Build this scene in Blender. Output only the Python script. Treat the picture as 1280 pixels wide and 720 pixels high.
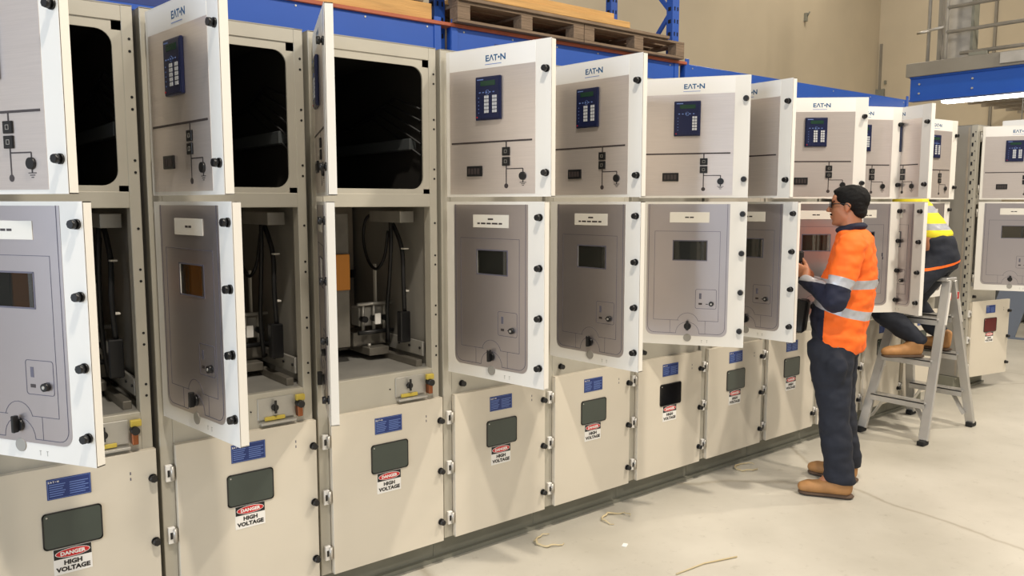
import bpy, bmesh, math, random
from mathutils import Vector, Matrix, noise
R = math.radians
random.seed(7)
for o in list(bpy.data.objects): bpy.data.objects.remove(o)
SC = bpy.context.scene
COL = SC.collection

# ------------------------------------------------------------------ camera
FPX, YAW, PIT, CD, CH = 1006.0, 51.56, 6.09, 2.947, 1.65
cam = bpy.data.cameras.new('camera'); cam.sensor_width = 36.0; cam.lens = FPX/1280*36.0; cam.clip_end = 200
co = bpy.data.objects.new('camera', cam); COL.objects.link(co)
co.location = (0, -CD, CH); co.rotation_euler = (R(90-PIT), 0, R(YAW-90)); SC.camera = co

# ------------------------------------------------------------------ light
w = bpy.data.worlds.new('world'); SC.world = w; w.use_nodes = True
bg = w.node_tree.nodes['Background']; bg.inputs[0].default_value = (1.0, 0.96, 0.91, 1); bg.inputs[1].default_value = 0.22
def area(name, loc, rot, sx, sy, power, col):
    l = bpy.data.lights.new(name, 'AREA'); l.shape = 'RECTANGLE'; l.size = sx; l.size_y = sy; l.energy = power; l.color = col
    o = bpy.data.objects.new(name, l); COL.objects.link(o); o.location = loc; o.rotation_euler = rot
    return o
WARM = (1.0, 0.90, 0.76)
for x, y, p in ((.5, -2.7, 200), (4.7, -2.7, 215), (8.8, -2.7, 190)):
    area('overhead_lamp', (x, y, 5.9), (0, 0, 0), .22, .22, p, WARM)
for x, y, p in ((3.2, -7.5, 200), (8.5, -7.5, 200), (5.5, 3.2, 60), (11, 3.0, 60)):  # last two, above and behind the rack, are unseen lamps added to brighten the back wall
    area('overhead_lamp', (x, y, 6.8), (0, 0, 0), .8, .8, p, WARM)
area('roller_door_daylight', (-7.5, -2.2, 2.3), (0, R(-90), 0), 4.2, 5.0, 520, (0.74, 0.85, 1.0))

vs = SC.view_settings; vs.view_transform = 'Standard'; vs.look = 'None'; vs.exposure = 0.1; vs.gamma = 1.0; vs.use_curve_mapping = False

# ------------------------------------------------------------------ materials
def lin(c):
    c = c/255
    return c/12.92 if c <= .04045 else ((c+.055)/1.055)**2.4
def rgb(r, g, b): return (lin(r), lin(g), lin(b), 1)
MATS = {}
def mat(name, col, rough=.5, metal=0.0, bump=0.0, bscale=40, var=0.0, vscale=6, emit=None, spec=.5, stretch=None, trans=0.0, ior=1.45, alpha=1.0):
    m = bpy.data.materials.new(name); m.use_nodes = True
    nt = m.node_tree; b = nt.nodes['Principled BSDF']
    b.inputs['Base Color'].default_value = col; b.inputs['Roughness'].default_value = rough; b.inputs['Metallic'].default_value = metal
    b.inputs['Specular IOR Level'].default_value = spec
    if trans: b.inputs['Transmission Weight'].default_value = trans; b.inputs['IOR'].default_value = ior
    if alpha < 1: b.inputs['Alpha'].default_value = alpha
    tc = nt.nodes.new('ShaderNodeTexCoord'); mp = nt.nodes.new('ShaderNodeMapping'); nt.links.new(tc.outputs['Object'], mp.inputs[0])
    if stretch: mp.inputs['Scale'].default_value = stretch
    if var:
        n = nt.nodes.new('ShaderNodeTexNoise'); n.inputs['Scale'].default_value = vscale; n.inputs['Detail'].default_value = 5
        nt.links.new(mp.outputs[0], n.inputs['Vector'])
        r = nt.nodes.new('ShaderNodeMapRange'); r.inputs['To Min'].default_value = 1-var; r.inputs['To Max'].default_value = 1+var*.6
        r.inputs['From Min'].default_value = .3; r.inputs['From Max'].default_value = .7
        nt.links.new(n.outputs[0], r.inputs[0])
        mx = nt.nodes.new('ShaderNodeMix'); mx.data_type = 'RGBA'; mx.blend_type = 'MULTIPLY'; mx.inputs[0].default_value = 1
        mx.inputs[6].default_value = col; nt.links.new(r.outputs[0], mx.inputs[7]); nt.links.new(mx.outputs[2], b.inputs['Base Color'])
    if bump:
        n2 = nt.nodes.new('ShaderNodeTexNoise'); n2.inputs['Scale'].default_value = bscale; n2.inputs['Detail'].default_value = 3
        nt.links.new(mp.outputs[0], n2.inputs['Vector'])
        bp = nt.nodes.new('ShaderNodeBump'); bp.inputs['Strength'].default_value = bump; bp.inputs['Distance'].default_value = .01
        nt.links.new(n2.outputs[0], bp.inputs['Height']); nt.links.new(bp.outputs[0], b.inputs['Normal'])
    if emit: b.inputs['Emission Color'].default_value = emit[0]; b.inputs['Emission Strength'].default_value = emit[1]
    MATS[name] = m; return m
mat('cream', rgb(214, 206, 190), .42, var=.04, vscale=3)
mat('offwhite', rgb(232, 229, 222), .30, var=.02, vscale=3)
mat('frame_grey', rgb(186, 182, 170), .45, metal=.15, var=.05)
mat('plinth', rgb(134, 133, 120), .6, var=.1)
mat('galv', rgb(186, 184, 178), .38, metal=.5, var=.12, vscale=9)
mat('galv_dark', rgb(172, 162, 148), .45, metal=.2, var=.15, vscale=9)
mat('side_grey', rgb(158, 155, 148), .5, metal=.25, var=.05)
mat('steel', rgb(222, 212, 206), .30, metal=.6, var=.04, vscale=8, bump=.05, bscale=60, stretch=(1, 1, 30))
mat('membrane', rgb(192, 184, 184), .30, metal=.8, var=.03, vscale=5)
mat('line', rgb(96, 94, 108), .5)
mat('mimic', rgb(60, 52, 52), .5)
mat('black', rgb(22, 22, 24), .35)
mat('rubber', rgb(26, 26, 26), .8)
mat('navy_meter', rgb(20, 28, 66), .35)
mat('lcd', rgb(36, 66, 52), .2)
mat('key_white', rgb(196, 200, 206), .5)
mat('plate_blue', rgb(32, 54, 118), .4, var=.08, vscale=30)
mat('plate_text', rgb(112, 138, 200), .5)
mat('white', rgb(238, 236, 232), .5)
mat('paper', rgb(226, 222, 212), .6)
mat('red', rgb(200, 38, 40), .5)
mat('pane_dark', rgb(66, 74, 68), .18, var=.08)
mat('pane_black', rgb(14, 14, 16), .12)
mat('pane_red', rgb(92, 24, 26), .2)
mat('logo', rgb(14, 84, 132), .4)
mat('yellow', rgb(206, 184, 78), .5)
mat('orange_part', rgb(190, 122, 38), .5)
mat('cable', rgb(20, 20, 22), .5)
mat('copper', rgb(150, 92, 60), .35, metal=.8)
mat('rack_blue', rgb(34, 84, 176), .4, var=.07, vscale=2)
mat('mezz_blue', rgb(32, 88, 184), .4, var=.05, vscale=2)
mat('rack_orange', rgb(176, 92, 62), .5, var=.15, vscale=8)
mat('hole', rgb(12, 16, 30), .8)
mat('pallet_wood', rgb(132, 112, 92), .8, var=.3, vscale=5, bump=.4, bscale=20, stretch=(1, 12, 12))
mat('pine', rgb(206, 160, 96), .65, var=.2, vscale=3, bump=.2, bscale=12, stretch=(1, 14, 14))
mat('steel_grey', rgb(150, 144, 132), .5, metal=.3, var=.1, vscale=3)
mat('galv_pale', rgb(196, 192, 184), .4, metal=.5, var=.15, vscale=7)
mat('aluminium', rgb(196, 194, 190), .36, metal=.6, var=.06, vscale=10)
mat('lamp', rgb(255, 255, 250), .5, emit=((1, .97, .92, 1), 6))
mat('panel_grey', rgb(78, 82, 84), .5)
mat('blue_grey', rgb(112, 122, 140), .5)
mat('straw', rgb(200, 184, 146), .7)
mat('skin', rgb(176, 120, 88), .5, var=.06, vscale=20)
mat('hair', rgb(13, 12, 12), .75, spec=.25, bump=.35, bscale=220)
mat('mech', rgb(120, 116, 108), .45, metal=.45, var=.2, vscale=12)
mat('shade_liner', rgb(44, 42, 40), .6)  # dark tone standing in for shade inside the control bay
mat('hivis', rgb(255, 112, 30), .75, var=.05, vscale=10, bump=.25, bscale=18)
mat('hivis_yellow', rgb(240, 224, 50), .75, var=.05, vscale=10)
mat('tape', rgb(186, 188, 194), .35, metal=.25, var=.08, vscale=40)
mat('navy', rgb(22, 27, 50), .8, var=.15, vscale=8, bump=.3, bscale=18)
mat('trouser', rgb(25, 30, 43), .8, var=.2, vscale=9, bump=.4, bscale=16)
mat('boot', rgb(172, 126, 78), .65, var=.15, vscale=12, bump=.15)
mat('sole', rgb(84, 66, 52), .8)
mat('lens', rgb(20, 16, 16), .1)
mat('glass', rgb(26, 30, 28), .04, alpha=.55, spec=.8)
mat('plastic_clear', rgb(236, 240, 246), .2, alpha=.6)

def mat_floor():
    m = bpy.data.materials.new('concrete_floor'); m.use_nodes = True; nt = m.node_tree; b = nt.nodes['Principled BSDF']
    L = nt.links; tc = nt.nodes.new('ShaderNodeTexCoord')
    def nz(s, d=6, ro=.55):
        n = nt.nodes.new('ShaderNodeTexNoise'); n.inputs['Scale'].default_value = s; n.inputs['Detail'].default_value = d; n.inputs['Roughness'].default_value = ro
        L.new(tc.outputs['Object'], n.inputs['Vector']); return n
    n1 = nz(.9); cr = nt.nodes.new('ShaderNodeValToRGB'); L.new(n1.outputs[0], cr.inputs[0])
    cr.color_ramp.elements[0].position = .3; cr.color_ramp.elements[0].color = rgb(172, 167, 154)
    cr.color_ramp.elements[1].position = .68; cr.color_ramp.elements[1].color = rgb(204, 199, 187)
    n2 = nz(14, 8, .7); c2 = nt.nodes.new('ShaderNodeValToRGB'); L.new(n2.outputs[0], c2.inputs[0])
    c2.color_ramp.elements[0].position = .27; c2.color_ramp.elements[0].color = (.62, .6, .56, 1)
    c2.color_ramp.elements[1].position = .42; c2.color_ramp.elements[1].color = (1, 1, 1, 1)
    mx = nt.nodes.new('ShaderNodeMix'); mx.data_type = 'RGBA'; mx.blend_type = 'MULTIPLY'; mx.inputs[0].default_value = .55
    L.new(cr.outputs[0], mx.inputs[6]); L.new(c2.outputs[0], mx.inputs[7])
    # hairline cracks
    vo = nt.nodes.new('ShaderNodeTexVoronoi'); vo.feature = 'DISTANCE_TO_EDGE'; vo.inputs['Scale'].default_value = .42
    nd = nz(2.5, 4); ad = nt.nodes.new('ShaderNodeMix'); ad.data_type = 'RGBA'; ad.inputs[0].default_value = .12
    L.new(tc.outputs['Object'], ad.inputs[6]); L.new(nd.outputs[1], ad.inputs[7]); L.new(ad.outputs[2], vo.inputs['Vector'])
    c3 = nt.nodes.new('ShaderNodeValToRGB'); L.new(vo.outputs[0], c3.inputs[0])
    c3.color_ramp.elements[0].position = .0; c3.color_ramp.elements[0].color = (.55, .5, .42, 1)
    c3.color_ramp.elements[1].position = .006; c3.color_ramp.elements[1].color = (1, 1, 1, 1)
    m2 = nt.nodes.new('ShaderNodeMix'); m2.data_type = 'RGBA'; m2.blend_type = 'MULTIPLY'; m2.inputs[0].default_value = .6
    L.new(mx.outputs[2], m2.inputs[6]); L.new(c3.outputs[0], m2.inputs[7]); L.new(m2.outputs[2], b.inputs['Base Color'])
    b.inputs['Roughness'].default_value = .42
    bp = nt.nodes.new('ShaderNodeBump'); bp.inputs['Strength'].default_value = .12; L.new(n2.outputs[0], bp.inputs['Height']); L.new(bp.outputs[0], b.inputs['Normal'])
    MATS['floor'] = m
mat_floor()
mat('wall', rgb(206, 192, 166), .8, var=.09, vscale=.8, bump=.08, bscale=8)

# ------------------------------------------------------------------ mesh builder
class B:
    def __init__(s): s.bm = bmesh.new(); s.m = []
    def mi(s, name):
        if name not in s.m: s.m.append(name)
        return s.m.index(name)
    def obox(s, c, ax, ay, az, hx, hy, hz, m, b=0):
        """box with its own axes, optionally chamfered"""
        i = s.mi(m); c = Vector(c); ax = Vector(ax); ay = Vector(ay); az = Vector(az); V = {}
        b = min(b, hx*.45, hy*.45, hz*.45) if b > 0 else 0
        N = s.bm.verts.new; h = (hx, hy, hz)
        def P(x, y, z): return N(c+ax*x+ay*y+az*z)
        S = (-1, 1)
        for sx in S:
            for sy in S:
                for sz in S:
                    if b:
                        V[sx, sy, sz] = (P(sx*hx, sy*(hy-b), sz*(hz-b)), P(sx*(hx-b), sy*hy, sz*(hz-b)), P(sx*(hx-b), sy*(hy-b), sz*hz))
                    else:
                        v = P(sx*hx, sy*hy, sz*hz); V[sx, sy, sz] = (v, v, v)
        F = []
        cyc = ((-1, -1), (1, -1), (1, 1), (-1, 1))
        for s0 in S:
            F.append([V[s0, a, d][0] for a, d in cyc]); F.append([V[a, s0, d][1] for a, d in cyc]); F.append([V[a, d, s0][2] for a, d in cyc])
        if b:
            for p in S:
                for q in S:
                    F.append([V[-1, p, q][1], V[1, p, q][1], V[1, p, q][2], V[-1, p, q][2]])
                    F.append([V[p, -1, q][0], V[p, 1, q][0], V[p, 1, q][2], V[p, -1, q][2]])
                    F.append([V[p, q, -1][0], V[p, q, 1][0], V[p, q, 1][1], V[p, q, -1][1]])
                    for r_ in S: F.append(list(V[p, q, r_]))
        for f in F:
            fc = s.bm.faces.new(f); fc.material_index = i
        return s
    def box(s, x0, x1, y0, y1, z0, z1, m, b=0):
        return s.obox(((x0+x1)/2, (y0+y1)/2, (z0+z1)/2), (1, 0, 0), (0, 1, 0), (0, 0, 1), abs(x1-x0)/2, abs(y1-y0)/2, abs(z1-z0)/2, m, b)
    def bar(s, p, q, wx, wy, m, up=(0, 0, 1), b=0):
        p = Vector(p); q = Vector(q); az = (q-p).normalized(); u = Vector(up)
        ax = u.cross(az)
        if ax.length < 1e-4: ax = Vector((1, 0, 0)).cross(az)
        ax.normalize(); ay = az.cross(ax)
        return s.obox((p+q)/2, ax, ay, az, wx/2, wy/2, (q-p).length/2, m, b)
    def cyl(s, p, q, r0, r1, m, n=16, smooth=True):
        i = s.mi(m); p = Vector(p); q = Vector(q); az = (q-p).normalized()
        ax = az.cross(Vector((0, 0, 1)))
        if ax.length < 1e-3: ax = az.cross(Vector((1, 0, 0)))
        ax.normalize(); ay = az.cross(ax)
        A = [s.bm.verts.new(p+(ax*math.cos(t)+ay*math.sin(t))*r0) for t in [2*math.pi*k/n for k in range(n)]]
        C = [s.bm.verts.new(q+(ax*math.cos(t)+ay*math.sin(t))*r1) for t in [2*math.pi*k/n for k in range(n)]]
        for k in range(n):
            f = s.bm.faces.new((A[k], A[(k+1) % n], C[(k+1) % n], C[k])); f.material_index = i; f.smooth = smooth
        f = s.bm.faces.new(A[::-1]); f.material_index = i; f = s.bm.faces.new(C); f.material_index = i
        return s
    def tube(s, pts, r, m, n=8):
        i = s.mi(m); P = [Vector(p) for p in pts]; rings = []
        ref = None
        for k, p in enumerate(P):
            t = (P[min(k+1, len(P)-1)]-P[max(k-1, 0)]).normalized()
            if ref is None:
                ref = t.cross(Vector((0, 0, 1)))
                if ref.length < .1: ref = t.cross(Vector((1, 0, 0)))
            ax = (ref - t*ref.dot(t)).normalized(); ref = ax; ay = t.cross(ax)
            rr = r[k] if isinstance(r, (list, tuple)) else r
            rings.append([s.bm.verts.new(p+(ax*math.cos(a)+ay*math.sin(a))*rr) for a in [2*math.pi*j/n for j in range(n)]])
        for a, c in zip(rings, rings[1:]):
            for j in range(n):
                f = s.bm.faces.new((a[j], a[(j+1) % n], c[(j+1) % n], c[j])); f.material_index = i; f.smooth = True
        f = s.bm.faces.new(rings[0][::-1]); f.material_index = i; f = s.bm.faces.new(rings[-1]); f.material_index = i
        return s
    def ribbon(s, pts, wd, y, m, closed=False, t=.0008):
        """flat line drawn in the x-z plane, proud of y by t (towards -y)"""
        P = [Vector((p[0], 0, p[1])) for p in pts]; n = len(P); segs = n if closed else n-1
        for k in range(segs):
            a = P[k]; c = P[(k+1) % n]
            if (c-a).length < 1e-6: continue
            d = (c-a).normalized()*wd*.3
            a2, c2 = a-d, c+d
            s.bar((a2.x, y-t/2, a2.z), (c2.x, y-t/2, c2.z), wd, t, m, up=(0, 1, 0))
        return s
    def poly(s, pts, y0, y1, m):
        """prism: outline in x-z, from y0 (front, smaller) to y1"""
        i = s.mi(m); n = len(pts)
        A = [s.bm.verts.new((p[0], y0, p[1])) for p in pts]; C = [s.bm.verts.new((p[0], y1, p[1])) for p in pts]
        fs = [s.bm.faces.new(A), s.bm.faces.new(C[::-1])]
        for k in range(n): fs.append(s.bm.faces.new((A[k], C[k], C[(k+1) % n], A[(k+1) % n])))
        for f in fs: f.material_index = i
        return s
    def text(s, st, size, x, y, z, m, bold=.0, sx=1.0):
        i = s.mi(m)
        cu = bpy.data.curves.new('t', 'FONT'); cu.body = st; cu.size = size; cu.align_x = 'CENTER'; cu.offset = bold; cu.extrude = .0002; cu.resolution_u = 2
        ob = bpy.data.objects.new('t', cu); COL.objects.link(ob)
        dg = bpy.context.evaluated_depsgraph_get(); me = ob.evaluated_get(dg).to_mesh()
        vs_ = [s.bm.verts.new((x+v.co.x*sx, y-v.co.z, z+v.co.y)) for v in me.vertices]
        for p in me.polygons:
            try: f = s.bm.faces.new([vs_[k] for k in p.vertices]); f.material_index = i
            except ValueError: pass
        ob.evaluated_get(dg).to_mesh_clear(); bpy.data.objects.remove(ob); bpy.data.curves.remove(cu)
        return s
    def mesh(s, name, recalc=True):
        if recalc: bmesh.ops.recalc_face_normals(s.bm, faces=s.bm.faces)
        me = bpy.data.meshes.new(name); s.bm.to_mesh(me); s.bm.free()
        for n in s.m: me.materials.append(MATS[n])
        return me
def link(name, me, parent=None, loc=(0, 0, 0), rot=(0, 0, 0)):
    o = bpy.data.objects.new(name, me); COL.objects.link(o); o.location = loc; o.rotation_euler = rot
    if parent: o.parent = parent
    return o
def tag(o, label=None, cat=None, group=None, kind=None):
    if label: o['label'] = label
    if cat: o['category'] = cat
    if group: o['group'] = group
    if kind: o['kind'] = kind
    return o
def thing(name, label, cat, loc=(0, 0, 0), rz=0, group=None):
    o = bpy.data.objects.new(name, None); COL.objects.link(o); o.location = loc; o.rotation_euler = (0, 0, rz); o.empty_display_size = .1
    return tag(o, label, cat, group)
CACHE = {}
def cached(key, fn, *a):
    if key not in CACHE: CACHE[key] = fn(*a).mesh(key.split(':')[0])
    return CACHE[key]
def arc(cx, cz, r, a0, a1, n=8): return [(cx+r*math.cos(R(a0+(a1-a0)*k/n)), cz+r*math.sin(R(a0+(a1-a0)*k/n))) for k in range(n+1)]
def rrect(x0, x1, z0, z1, r, n=5):
    return arc(x1-r, z1-r, r, 0, 90, n)+arc(x0+r, z1-r, r, 90, 180, n)+arc(x0+r, z0+r, r, 180, 270, n)+arc(x1-r, z0+r, r, 270, 360, n)

# ------------------------------------------------------------------ setting
def struct(name, b): o = link(name, b.mesh(name)); o['kind'] = 'structure'; return o
struct('floor', B().box(-9, 16, -12, 4.6, -.12, 0, 'floor'))
WY, WX = 4.4, 14.05
struct('wall_back', B().box(-9, WX, WY, WY+.2, 0, 7.5, 'wall'))
struct('wall_right', B().box(WX, WX+.2, -12, WY, 0, 7.5, 'wall'))
# a vertical panel joint near the corner
struct('trim_1', B().box(WX-.03, WX, WY-1.9, WY-1.86, 0, 7.5, 'steel_grey'))

# ------------------------------------------------------------------ switchgear
X0, PW = .147, .6
W, T = .545, .030
YF = -.02         # hinge line of the big doors
ZB, ZS0, ZS1, ZT = .905, 1.652, 1.672, 2.28
DEPTH = 1.25

def m_body():
    b = B(); x0, x1 = 0.0, .578; y1 = DEPTH; t = .018
    f = 'frame_grey'
    # front posts (frame strips) with holes
    b.box(x0, x0+.046, 0, .05, .13, 2.30, f, .002); b.box(x1-.036, x1, 0, .05, .13, 2.30, f, .002)
    for z in (.98, 1.02, 1.16, 1.20, 1.38, 1.42, 1.56, 1.75, 1.79, 1.96, 2.0, 2.15, 2.19):
        b.cyl((x1-.013, -.0015, z), (x1-.013, .002, z), .0045, .0045, 'black', 10)
    # sides, back, top, bottom
    b.box(x0, x0+.004, .05, y1, .13, 2.30, 'side_grey'); b.box(x1-.004, x1, .05, y1, .13, 2.30, 'side_grey')
    b.box(x0, x1, y1-.004, y1, .13, 2.30, 'side_grey'); b.box(x0, x1, 0, y1, 2.296, 2.30, 'side_grey')
    b.box(x0+.046, x1-.036, 0, .04, 2.245, 2.296, f, .002)
    # cross panel under the breaker compartment
    b.box(x0+.046, x1-.036, .0, .03, .76, .925, f, .002)
    b.box(x0+.046, x1-.036, .0, .05, 1.630, 1.685, f, .002)
    b.box(x0+.004, x1-.004, .03, y1-.1, .915, .925, 'galv')           # compartment floor
    b.box(x0+.004, x1-.004, .05, y1-.1, 1.655, 1.66, 'galv_dark')     # divider
    b.box(x0+.02, x1-.02, .75, .76, .925, 1.655, 'galv_dark')         # back panel of the breaker compartment
    b.box(x0+.006, x1-.006, DEPTH-.1, DEPTH-.09, 1.66, 2.29, 'shade_liner')  # dark sheets round the control bay, its inner shade put into the colour
    for q in (x0+.005, x1-.008): b.box(q, q+.003, .05, DEPTH-.1, 1.66, 2.29, 'shade_liner')
    b.box(x0+.006, x1-.006, .05, DEPTH-.1, 1.661, 1.664, 'shade_liner'); b.box(x0+.006, x1-.006, .05, DEPTH-.1, 2.29, 2.294, 'shade_liner')
    b.box(x0+.046, x1-.036, 0, .04, .13, .16, f)
    r_ = .05; a0, a1, c0, c1 = x0+.046, x1-.036, 1.685, 2.245   # bezel with a rounded opening round the control bay
    b.box(a0, a0+.02, .004, .012, c0, c1, f); b.box(a1-.03, a1, .004, .012, c0, c1, f); b.box(a0, a1, .004, .012, c1-.03, c1, f); b.box(a0, a1, .004, .012, c0, c0+.02, f)
    for (qx, qz, sx, sz) in ((a1-.03, c1-.03, -1, -1), (a0+.02, c1-.03, 1, -1), (a1-.03, c0+.02, -1, 1), (a0+.02, c0+.02, 1, 1)):
        pts = [(qx, qz)]+[(qx+sx*r_*(1-math.sin(R(t_))), qz+sz*r_*(1-math.cos(R(t_)))) for t_ in range(0, 91, 15)]
        b.poly(pts, .004, .012, f)
    return b
def m_plinth():
    b = B(); b.box(-.012, .588, .075, DEPTH-.05, 0, .125, 'plinth', .003); b.box(-.012, .588, .055, .075, .0, .02, 'plinth'); b.box(-.012, .588, .055, .075, .105, .125, 'plinth')
    return b
def m_breaker_gear():
    b = B()
    b.box(.50, .53, .06, .7, .925, .955, 'mech', .002); b.box(.05, .08, .06, .7, .925, .955, 'mech', .002)
    b.box(.545, .556, .08, .60, .965, 1.03, 'galv', .002); b.box(.40, .50, .30, .72, .95, .985, 'mech', .002)
    b.box(.20, .42, .50, .70, .95, 1.02, 'mech', .003)
    # racking mechanism
    b.box(.36, .53, .38, .52, .985, 1.05, 'mech', .003); b.box(.38, .52, .36, .44, 1.08, 1.17, 'galv', .004)
    for x in (.395, .45, .505):
        b.cyl((x, .325, 1.115), (x, .37, 1.115), .015, .015, 'black', 12); b.cyl((x, .35, 1.06), (x, .35, 1.185), .008, .008, 'galv', 10)
    b.cyl((.36, .34, 1.185), (.54, .34, 1.185), .008, .008, 'galv', 10)
    b.cyl((.36, .33, 1.055), (.54, .33, 1.055), .010, .010, 'black', 10)
    b.box(.44, .47, .315, .325, 1.09, 1.14, 'white', .002)
    b.box(.50, .508, .42, .44, 1.17, 1.36, 'paper', .001); b.box(.33, .345, .46, .48, 1.0, 1.5, 'mech', .002)
    b.box(.30, .50, .70, .745, 1.22, 1.36, 'copper', .003); b.box(.515, .56, .735, .745, 1.27, 1.31, 'black')
    for x in (.24, .28): b.cyl((x, .45, .94), (x, .45, 1.62), .007, .007, 'galv', 8)
    for k in range(6): b.cyl((.54, .10+.09*k, 1.0), (.545, .10+.09*k, 1.0), .006, .006, 'black', 8)
    for k in range(5): b.cyl((.42+.015*k, .34+.07*k, .985), (.42+.015*k, .34+.07*k, 1.0), .008, .008, 'galv', 8)
    return b
def m_terminals():
    b = B(); b.box(.06, .52, 1.10, 1.11, 1.80, 1.82, 'galv', .001); b.box(.06, .52, 1.10, 1.11, 2.05, 2.07, 'galv', .001)
    for k in range(16): b.box(.08+.026*k, .10+.026*k, 1.03, 1.10, 1.775, 1.845, ('key_white', 'panel_grey', 'paper')[k % 3], .002)
    for k in range(4): b.box(.09+.10*k, .16+.10*k, 1.0, 1.10, 2.02, 2.12, ('black', 'panel_grey')[k % 2], .004)
    for k in range(5): b.tube([(.50, 1.0, 2.1-.05*k), (.53, .7+.03*k, 2.0), (.545, .3+.05*k, 2.12-.02*k), (.55, .08, 2.05-.05*k)], .005, 'cable', 6)
    b.box(.535, .57, .15, 1.0, 1.88, 1.93, 'panel_grey', .003)
    return b
def m_barrier():
    return B().box(.22, .31, .30, .32, 1.26, 1.42, 'orange_part', .003).box(.215, .315, .32, .33, 1.0, 1.6, 'mech', .002)
def m_harness():
    b = B(); x = .515
    pts = [(x, .30, 1.60), (x-.02, .26, 1.56), (x-.03, .24, 1.46), (x-.03, .26, 1.30), (x-.02, .30, 1.16), (x, .33, 1.0)]
    def sm(p, n=5):
        o = []
        for i in range(len(p)-1):
            p0, p1, p2, p3 = [Vector(p[max(0, min(len(p)-1, j))]) for j in (i-1, i, i+1, i+2)]
            for k in range(n):
                t = k/n; o.append(.5*((2*p1)+(-p0+p2)*t+(2*p0-5*p1+4*p2-p3)*t*t+(-p0+3*p1-3*p2+p3)*t**3))
        return o+[Vector(p[-1])]
    b.tube(sm(pts), .009, 'cable')
    loop = [(x-.01+.0, .34, 1.60), (x-.03, .46, 1.58), (x-.03, .50, 1.48), (x-.03, .46, 1.38), (x-.03, .38, 1.34), (x-.02, .32, 1.40), (x-.01, .30, 1.52)]
    b.tube(sm(loop), .007, 'cable')
    b.box(x-.03, x+.02, .16, .20, 1.02, 1.16, 'black', .004)
    b.tube(sm([(x, .18, 1.16), (x-.01, .17, 1.3), (x, .2, 1.45), (x, .3, 1.58)]), .010, 'cable')
    b.box(x-.04, x+.03, .14, .42, 1.56, 1.61, 'galv', .002)
    for z in (1.25, 1.44): b.box(x-.008, x+.016, .165, .19, z, z+.006, 'paper')
    return b
def m_interlock():
    b = B()
    b.box(.355, .50, -.006, 0, .822, .905, 'galv', .0015)
    b.cyl((.42, -.02, .866), (.42, -.004, .866), .013, .013, 'black'); b.box(.416, .424, -.024, -.018, .845, .895, 'black')
    b.box(.38, .46, -.014, -.006, .818, .832, 'yellow', .001)
    b.box(.36, .50, -.03, -.004, .806, .815, 'galv', .001)
    b.box(.505, .54, -.022, -.004, .880, .903, 'yellow', .002); b.cyl((.515, -.045, .87), (.515, -.01, .87), .014, .014, 'black'); b.box(.505, .525, -.034, -.006, .82, .87, 'copper', .002)
    b.cyl((.33, -.004, .86), (.33, .001, .86), .003, .003, 'black', 8)
    return b
def m_hinge():
    b = B(); b.box(.012, .036, -.016, 0, -.03, .03, 'white', .002); b.cyl((.034, -.020, -.025), (.034, -.020, .025), .007, .007, 'galv_pale', 10)
    b.box(.018, .026, -.018, -.015, -.012, .012, 'black'); return b
def m_lower_door():   # local: hinge at x=0
    w_ = .535; b = B()
    b.box(0, w_, -.024, -.020, .132, .792, 'cream', .0015)
    for (a, c) in ((0, .004), (w_-.004, w_)): b.box(a, c, -.022, 0, .132, .792, 'cream')
    for (a, c) in ((.132, .136), (.788, .792)): b.box(0, w_, -.022, 0, a, c, 'cream')
    for z in (.72, .70): b.box(.447, .451, -.0245, -.0235, z-.005, z+.005, 'line')
    return b
def m_knob():         # black quarter turn knob pointing to -y
    b = B(); b.cyl((0, 0, 0), (0, -.006, 0), .0145, .0145, 'black', 18); b.cyl((0, -.006, 0), (0, -.014, 0), .008, .009, 'black', 14)
    b.cyl((0, -.012, 0), (0, -.024, 0), .0135, .012, 'black', 8); return b
def m_pane(col):
    b = B(); b.poly(rrect(.180, .350, .520, .636, .010), -.0275, -.024, col)
    b.ribbon(rrect(.178, .352, .518, .638, .011), .004, -.024, 'black', True, .0042)
    b.cyl((.19, -.0285, .626), (.19, -.027, .626), .003, .003, 'galv', 8); return b
def m_plate():
    b = B(); b.box(.196, .326, -.026, -.024, .683, .752, 'plate_blue', .0006)
    b.text('E A T • N', .008, .216, -.0263, .739, 'white', .0003)
    for k in range(6):
        z = .731-.0075*k; b.box(.203, .250-(k % 3)*.004, -.0265, -.026, z, z+.0025, 'plate_text'); b.box(.262, .318-(k % 2)*.01, -.0265, -.026, z, z+.0025, 'plate_text')
    b.ribbon([(.199, .686), (.323, .686), (.323, .749), (.199, .749)], .001, -.026, 'plate_text', True)
    return b
def m_danger():
    b = B(); x0, x1, z0, z1 = .203, .317, .425, .513; c = (x0+x1)/2
    b.box(x0, x1, -.0252, -.024, z0, z1, 'white'); b.box(x0+.001, x1-.001, -.0258, -.0252, z1-.036, z1-.001, 'black')
    b.poly([(c+.052*math.cos(a), z1-.0185+.0150*math.sin(a)) for a in [2*math.pi*k/28 for k in range(28)]], -.0264, -.0258, 'white')
    b.poly([(c+.050*math.cos(a), z1-.0185+.0133*math.sin(a)) for a in [2*math.pi*k/28 for k in range(28)]], -.0268, -.0264, 'red')
    b.text('DANGER', .0175, c, -.0272, z1-.0245, 'white', .0007, 1.05)
    b.text('HIGH', .0205, c, -.0256, z1-.0575, 'black', .001, 1.1); b.text('VOLTAGE', .0205, c, -.0256, z1-.079, 'black', .001, 1.1)
    return b
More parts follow.
